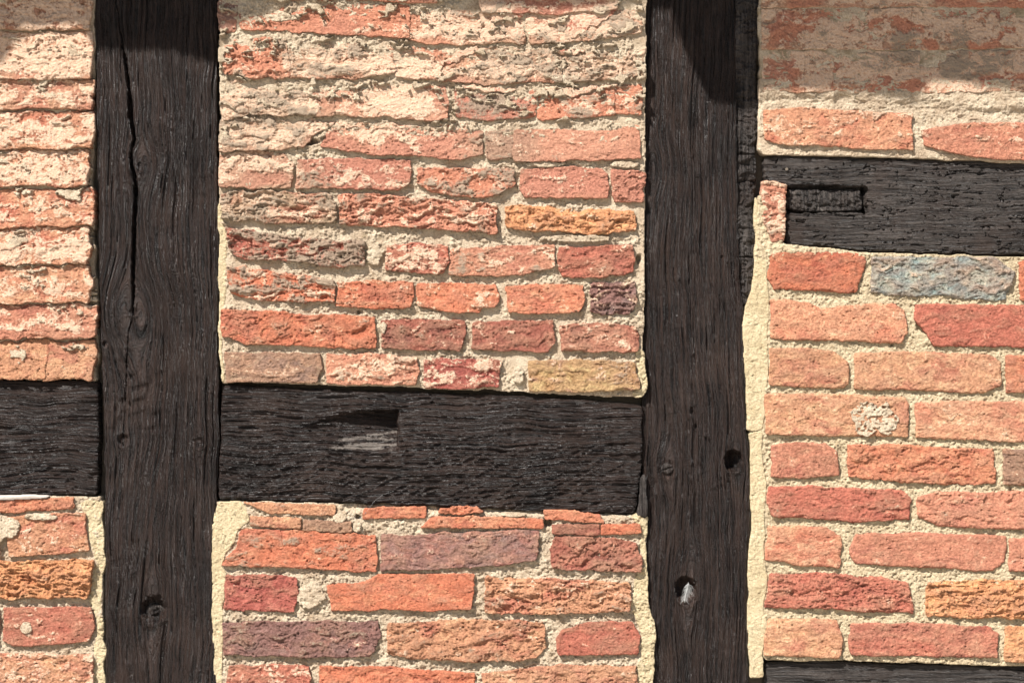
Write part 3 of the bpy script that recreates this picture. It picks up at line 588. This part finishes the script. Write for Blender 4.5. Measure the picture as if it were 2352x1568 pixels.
# ---- upper right
def panel_upper_right():
    t = panel('brick_panel', 'flush plastered brick infill in shade with red patches showing through, above the crackled rail', 2060, 360)
    acc = Acc(); k = dict(lvl=19)
    brick(acc, [(1756,252),(1850,248),(1990,256),(2094,264),(2096,344),(2000,342),(1890,334),(1790,330),(1756,318)], 'pc', .5, .34, .2, off=1, tilt=4, **k)
    brick(acc, [(2120,300),(2200,284),(2350,282),(2502,286),(2502,372),(2340,366),(2240,362),(2168,345),(2124,332)], 'pk', .42, .34, .05, off=1, tilt=4, **k)
    acc.build('brickwork', M_BRICK, t)
    m = Acc()
    def ext(L, h):
        e = sstep(236, 214, L.y+L.w1*10-sstep(2080, 2250, L.x)*24)
        return h+e*7+dabs([(2240,262,90,14),(1800,240,50,7),(2180,268,40,14)], 20)(L, h*0)*0
    sheet(m, [(1742,180),(2502,180),(2502,380),(2352,374),(2100,364),(1931,359),(1756,356),(1742,345)], 12, 1.1, warp=3, extra=ext, dirty=.12, fine=.7, soft=2.6); m2 = m
    sheet(m2, [(1743,-150),(2502,-150),(2502,228),(2350,216),(2250,206),(2210,190),(2135,194),(2112,226),(1990,226),(1900,214),(1743,214)], 17.5, 1.0, warp=8, dirty=.5, edge=4, fine=.5); m2.build('mortar', M_MORT, t)
    reds = [(1805,62,42,40),(1805,168,34,40),(2012,192,30,14),(2060,206,46,18),(1912,185,16,34),(1960,62,16,14),(2010,60,18,10),(2080,56,18,12),(2300,190,60,10),(2330,172,30,12),(2230,28,44,12),(2330,20,60,22),(2200,0,60,10),(1840,6,30,8),(1900,28,26,6),(1870,45,26,6),(2320,80,30,14),(2290,95,20,10),(2240,110,30,12),(2130,95,14,24)]
    ctl = []
    for (x_, y_, rx, ry) in reds:
        ctl.append((x_, y_, 'or', .30, .05))
        if rx > 32: ctl += [(x_-rx*.5, y_, 'rd', .28, .0), (x_+rx*.5, y_-ry*.3, 'or', .34, .1)]
        if ry > 32: ctl += [(x_, y_-ry*.6, 'rd', .25, .0), (x_, y_+ry*.6, 'or', .25, .0)]
    rq = random.Random(8)
    for yy in range(-60, 230, 27):
        for xx in range(1745, 2500, 34):
            px, py = xx+rq.uniform(-12, 12), yy+rq.uniform(-9, 9)
            if all(((px-a)/(rx+6))**2+((py-b)/(ry+6))**2 > 1 for a, b, rx, ry in reds):
                dk = math.exp(-((px-2260)/150)**2-((py-165)/50)**2)+.6*math.exp(-((px-2080)/130)**2-((py-105)/40)**2)
                ctl.append((px, py, rq.choice(['tn', 'gy', 'lm']), rq.uniform(.62, .86), .22+.42*dk+rq.uniform(-.15, .15)))
    pl = Acc()
    for (y0, y1, xs) in [(-140, -76, [1748, 1900, 2130, 2502]), (-66, 14, [1748, 1975, 2190, 2340, 2502]), (22, 110, [1750, 1852, 1978, 2096, 2300, 2502]), (119, 209, [1752, 1848, 1962, 2112, 2330, 2502])]:
        for a, b in zip(xs[:-1], xs[1:]):
            brick(pl, [(a+2, y0), (b-3, y0+1), (b-2, y1), (a+2, y1+1)], 'pk', .34, .6, .4, lvl=18.5, tilt=3, grow=3.2, warp=5, ctrl=ctl)
    pl.build('worn_courses', M_BRICK, t, 'brick courses under a thin worn wash with red patches')
panel_upper_right()
# ---- lower right
def panel_lower_right():
    t = panel('brick_panel', 'neatly pointed orange brick infill with one blue-grey brick, below the crackled rail on the right', 2060, 1522)
    acc = Acc(); k = dict(lvl=19, r=7)
    B = [([(1770,580),(1880,578),(1980,580),(1989,604),(1978,640),(1968,672),(1870,668),(1780,664),(1765,640)],'or',.35,.08,.03),
     ([(2342,602),(2502,600),(2502,690),(2346,690)],'or',.4,.2,.1),
     ([(1772,686),(1862,696),(1885,708),(1960,702),(2058,696),(2078,712),(2084,760),(2070,788),(1960,782),(1772,778)],'pc',.38,.15,.02),
     ([(2104,700),(2250,700),(2502,706),(2502,796),(2300,796),(2146,794),(2126,760),(2100,732)],'rd',.35,.12,.02),
     ([(1768,800),(1840,799),(1912,806),(1950,834),(1949,880),(1936,890),(1850,888),(1767,885)],'tn',.38,.1,.05),
     ([(1966,812),(2100,808),(2272,815),(2300,832),(2299,884),(2258,902),(2100,896),(1962,893)],'tn',.36,.14,.03),
     ([(2313,816),(2502,815),(2502,905),(2313,900)],'or',.4,.1,.05),
     ([(1757,906),(1900,903),(2080,914),(2088,932),(2083,1002),(1900,1000),(1760,997)],'tn',.38,.12,.03),
     ([(2104,926),(2200,920),(2502,926),(2502,1016),(2300,1012),(2106,1004)],'pc',.38,.2,.03),
     ([(1772,1022),(1840,1016),(1896,1018),(1925,1042),(1927,1090),(1850,1098),(1772,1095)],'pk',.4,.15,.02),
     ([(1948,1022),(2100,1022),(2200,1030),(2285,1032),(2286,1108),(2200,1112),(2060,1106),(1950,1096)],'or',.75,.08,.05),
     ([(2306,1032),(2502,1032),(2502,1120),(2306,1114)],'bn',.4,.1,.05),
     ([(1765,1118),(1860,1116),(1970,1124),(2078,1126),(2092,1148),(2088,1192),(1960,1198),(1860,1190),(1776,1184),(1763,1150)],'rd',.55,.16,.08),
     ([(2108,1142),(2150,1130),(2300,1130),(2502,1136),(2502,1216),(2300,1214),(2160,1210),(2108,1184)],'pk',.6,.14,.03),
     ([(1766,1208),(1840,1208),(1900,1212),(1933,1236),(1930,1303),(1840,1298),(1758,1284)],'pc',.35,.1,.02),
     ([(1966,1226),(2100,1224),(2310,1232),(2308,1290),(2282,1311),(2120,1302),(1968,1296),(1950,1268)],'pk',.4,.14,.06),
     ([(2318,1236),(2502,1235),(2502,1316),(2318,1310)],'pk',.45,.3,.1),
     ([(1768,1318),(1880,1316),(2030,1326),(2088,1340),(2097,1406),(1980,1404),(1880,1396),(1760,1394)],'rd',.85,.16,.06),
     ([(2130,1338),(2260,1330),(2502,1340),(2502,1426),(2300,1420),(2128,1414)],'br',1.1,.04,.0),
     ([(1766,1422),(1850,1420),(1924,1425),(1936,1475),(1930,1512),(1850,1507),(1757,1506),(1756,1470)],'tn',.35,.05,.03),
     ([(1956,1432),(2100,1430),(2270,1440),(2293,1456),(2290,1510),(2100,1506),(1956,1504),(1948,1470)],'rd',.42,.12,.08),
     ([(2312,1440),(2502,1440),(2502,1526),(2310,1520)],'br',.6,.1,.02)]
    for i, (p, kd, ro, li, so_) in enumerate(B): brick(acc, p, kd, ro, li, so_, off=0, tilt=3, seed=i, **k)
    acc.build('brickwork', M_BRICK, t)
    b = Acc(); brick(b, [(2001,590),(2100,588),(2200,592),(2286,590),(2304,604),(2332,628),(2328,650),(2318,668),(2308,690),(2240,688),(2200,684),(2150,678),(2090,680),(2001,672)], 'bl', .7, .16, .02, off=1, **k); b.build('blue_grey_brick', M_BRICK, t, 'single blue-grey vitrified brick with chipped orange edge')
    s = Acc(); brick(s, [(1752,416),(1792,420),(1808,426),(1806,470),(1799,556),(1772,552),(1754,500)], 'pk', .7, .55, .4, off=-1, lvl=19, r=6); s.build('brick_sliver', M_BRICK, t, 'upright brick fragment wedged beside the end of the crackled rail')
    m = Acc()
    def ext(L, h): 
        h = h+4*sstep(600, 585, L.y)
        h = crater(h, L, 1880, 862-50+50, 1, 1, 0); h = crater(h, L, 1882, 770+5, 9, 4, 0); h = crater(h, L, 2122, 752, 14, 14, 9); h = crater(h, L, 1882, 860, 1, 1, 0)
        return h
    sheet(m, [(1745,440),(1800,560),(1982,578),(2341,590),(2502,594),(2502,1536),(2352,1532),(1958,1518),(1760,1518),(1735,1480),(1735,600)], 12, 1.3, warp=2.5, extra=ext, dirty=.22, soft=.7); m.build('mortar', M_MORT2, t)
    d = Acc(); L = local([(1952,955),(1965,932),(1990,918),(2020,930),(2035,918),(2048,940),(2062,958),(2052,985),(2040,1000),(2010,990),(1990,1002),(1965,995)], warp=7, warp2=4, rnd=1)
    d.add(L, 22+L.mid*4+L.fin*3+L.crag*2-np.clip(L.pit-.1, 0, 1)*14, 8, None, -1, -1); d.build('mortar_splash', M_MORT, t, 'crusty splash of pale mortar on a brick face')
    f = Acc()
    sheet(f, [(1738,440),(1750,500),(1762,555),(1764,640),(1770,690),(1764,780),(1765,860),(1762,905),(1752,985),(1736,990),(1716,989),(1713,858),(1706,742),(1712,712),(1728,660),(1736,580),(1734,500)], 14.2, .8, warp=3.4, edge=3.5, fine=.8, dirty=.12); f.build('mortar_fillet', M_FIL, t); f = Acc()
    sheet(f, [(1720,992),(1752,990),(1750,1040),(1762,1110),(1758,1200),(1757,1290),(1764,1330),(1756,1400),(1764,1430),(1754,1500),(1754,1556),(1722,1560),(1719,1444),(1720,1310),(1727,1175),(1724,1041)], 14.2, .8, warp=3.4, edge=3.5, fine=.8, dirty=.12)
    f.build('mortar_fillet', M_FIL, t)
panel_lower_right()
# ================================================================== SMALL THINGS, BACKING, SURROUNDINGS
import bmesh
def box_obj(name, x0, x1, y0, y1, z0, z1, mat, parent=None):
    bm = bmesh.new(); bmesh.ops.create_cube(bm, size=1)
    for v in bm.verts: v.co = ((x0+x1)/2+v.co.x*(x1-x0), (y0+y1)/2+v.co.y*(y1-y0), (z0+z1)/2+v.co.z*(z1-z0))
    me = bpy.data.meshes.new(name); bm.to_mesh(me); bm.free(); me.materials.append(mat)
    o = bpy.data.objects.new(name, me); sc.collection.objects.link(o); o.parent = parent; return o
def prism(name, pts, yv0, yv1, mat, parent=None):          # outline in v units, pulled between two depths (v units, out of the wall)
    bm = bmesh.new()
    A = [bm.verts.new(((x-CX)*S, -yv0*S, (CY-y)*S+Z0)) for x, y in pts]; B = [bm.verts.new(((x-CX)*S, -yv1*S, (CY-y)*S+Z0)) for x, y in pts]
    bm.faces.new(A); bm.faces.new(B[::-1])
    for i in range(len(pts)): j = (i+1) % len(pts); bm.faces.new((A[j], A[i], B[i], B[j]))
    bmesh.ops.recalc_face_normals(bm, faces=bm.faces[:])
    me = bpy.data.meshes.new(name); bm.to_mesh(me); bm.free(); me.materials.append(mat)
    o = bpy.data.objects.new(name, me); sc.collection.objects.link(o); o.parent = parent; return o
M_DARK = plain_mat('old_daub', (.10, .08, .06), .95); M_WOOD = plain_mat('caster_oak', (.05, .04, .035), .7)
M_GROUND = plain_mat('paving_stone', (.38, .33, .27), .9, .2, 8); M_FEA = plain_mat('feather_white', (.50, .50, .48), .8, .1, 900)
core = box_obj('wall_core', -1.0, 1.05, 44*S, .22, .0, Z0+.75, M_DARK); core['label'] = 'dark old daub showing in the gaps between timbers and bricks'; core['category'] = 'wall'
g = box_obj('ground', -60, 60, -60, 60, -.3, 0, M_GROUND); g['kind'] = 'structure'
# unseen board added above the picture, lower edge shaped to throw its top shade
D = 720
def shade_caster():
    low = [(-900,180),(-20,178),(12,150),(40,95),(70,76),(190,70),(215,110),(300,114),(390,116),(500,140),(512,66),(545,62),(600,44),(640,16),(700,6),(880,12),(1000,22),(1110,32),(1250,36),(1390,28),(1450,12),(1500,-6),(1535,-4),(1556,40),(1578,110),(1600,165),(1622,212),(1700,222),(1745,208),(1830,210),(2000,216),(2096,232),(2118,212),(2140,190),(2200,188),(2280,202),(2352,214),(2500,222),(3400,225)]
    pts = [(x-SX*D, y-SZ*D) for x, y in low]; top = min(p[1] for p in pts)-160
    pts = [(pts[0][0], top)]+pts+[(pts[-1][0], top)]
    e = thing('shade_caster', 'unseen timber shade caster added above the picture, lower edge cut to the shadow line', 'shade_caster', 1176-SX*D, pts[0][1], y=0)
    e.location = (0, 0, 0)
    prism('shade_board', pts, D-20, D+20, M_WOOD, e)
    box_obj('caster_top', -1.9, 1.9, -(D+60)*S, 0.15, (CY-top)*S+Z0, (CY-top)*S+Z0+.03, M_WOOD, e)
shade_caster()
def tube(acc, pts, r0, r1, seg=5):
    vs, fs = acc; P = [Vector(p) for p in pts]; n = len(P)
    for i, p in enumerate(P):
        d = (P[min(i+1, n-1)]-P[max(i-1, 0)]).normalized(); a = d.orthogonal().normalized(); b = d.cross(a); r = r0+(r1-r0)*i/max(1, n-1)
        base = len(vs)
        for k in range(seg): an = 6.2832*k/seg; vs.append(p+a*r*math.cos(an)+b*r*math.sin(an))
        if i:
            for k in range(seg): fs.append((base-seg+k, base-seg+(k+1) % seg, base+(k+1) % seg, base+k))
def W(x, y, h): return ((x-CX)*S, -h*S, (CY-y)*S+Z0)
def mesh_obj(name, acc, mat, parent=None):
    me = bpy.data.meshes.new(name); me.from_pydata([tuple(v) for v in acc[0]], [], acc[1]); me.materials.append(mat)
    o = bpy.data.objects.new(name, me); sc.collection.objects.link(o); o.parent = parent; return o
rg = random.Random(5)
a = ([], [])
M_FEA.node_tree.nodes['Principled BSDF'].inputs['Roughness'].default_value = .9
tube(a, [W(1582,1338,6), W(1580,1352,9), W(1575,1366,11), W(1573,1384,9)], .4*S, .4*S)
for i in range(44):
    f = i/44; x = 1582-8*f; y = 1340+40*f; s_ = 1 if i % 2 else -1; ln = rg.uniform(5, 15)*(1-.4*abs(f-.4))
    tube(a, [W(x, y, 9), W(x+s_*ln*.7, y+ln*.5, 11), W(x+s_*ln*1.1, y+ln*1.1, 9+rg.uniform(-3, 3))], .30*S, .10*S, 3)
fe = mesh_obj('feather', a, M_FEA); fe['label'] = 'small white downy feather caught in the peg hole of the right post'; fe['category'] = 'feather'
M_WEB = plain_mat('cobweb_silk', (.45, .45, .45), .6)
a = ([], [])
for i in range(12):
    an = rg.uniform(0, 6.28); r_ = rg.uniform(14, 40)
    x0, y0 = 821+5*math.cos(an), 1187+5*math.sin(an); x1, y1 = 821+r_*math.cos(an), 1187+r_*.6*math.sin(an)-4
    tube(a, [W(x0, y0, 12), W((x0+x1)/2, (y0+y1)/2, 20), W(x1, y1, 20)], .14*S, .10*S, 3)
tube(a, [W(838,1180,22), W(860,1150,22), W(880,1135,20), W(905,1127,20)], .12*S, .12*S, 3)
cw = mesh_obj('cobweb', a, M_WEB); cw['label'] = 'funnel cobweb at the small hole in the mortar under the long rail'; cw['category'] = 'cobweb'
# nail in the crackled rail
nl = ([], []); tube(nl, [W(1808,388,2), W(1808,388,8), W(1808,388,8.2), W(1808,388,11), W(1808,388,11.1)], 3.4*S, 3.6*S, 8); nl[1].append(tuple(range(len(nl[0])-8, len(nl[0]))))
no = mesh_obj('nail', nl, M_DARK); no['label'] = 'old square nail head above the mortise slot of the crackled rail'; no['category'] = 'nail'
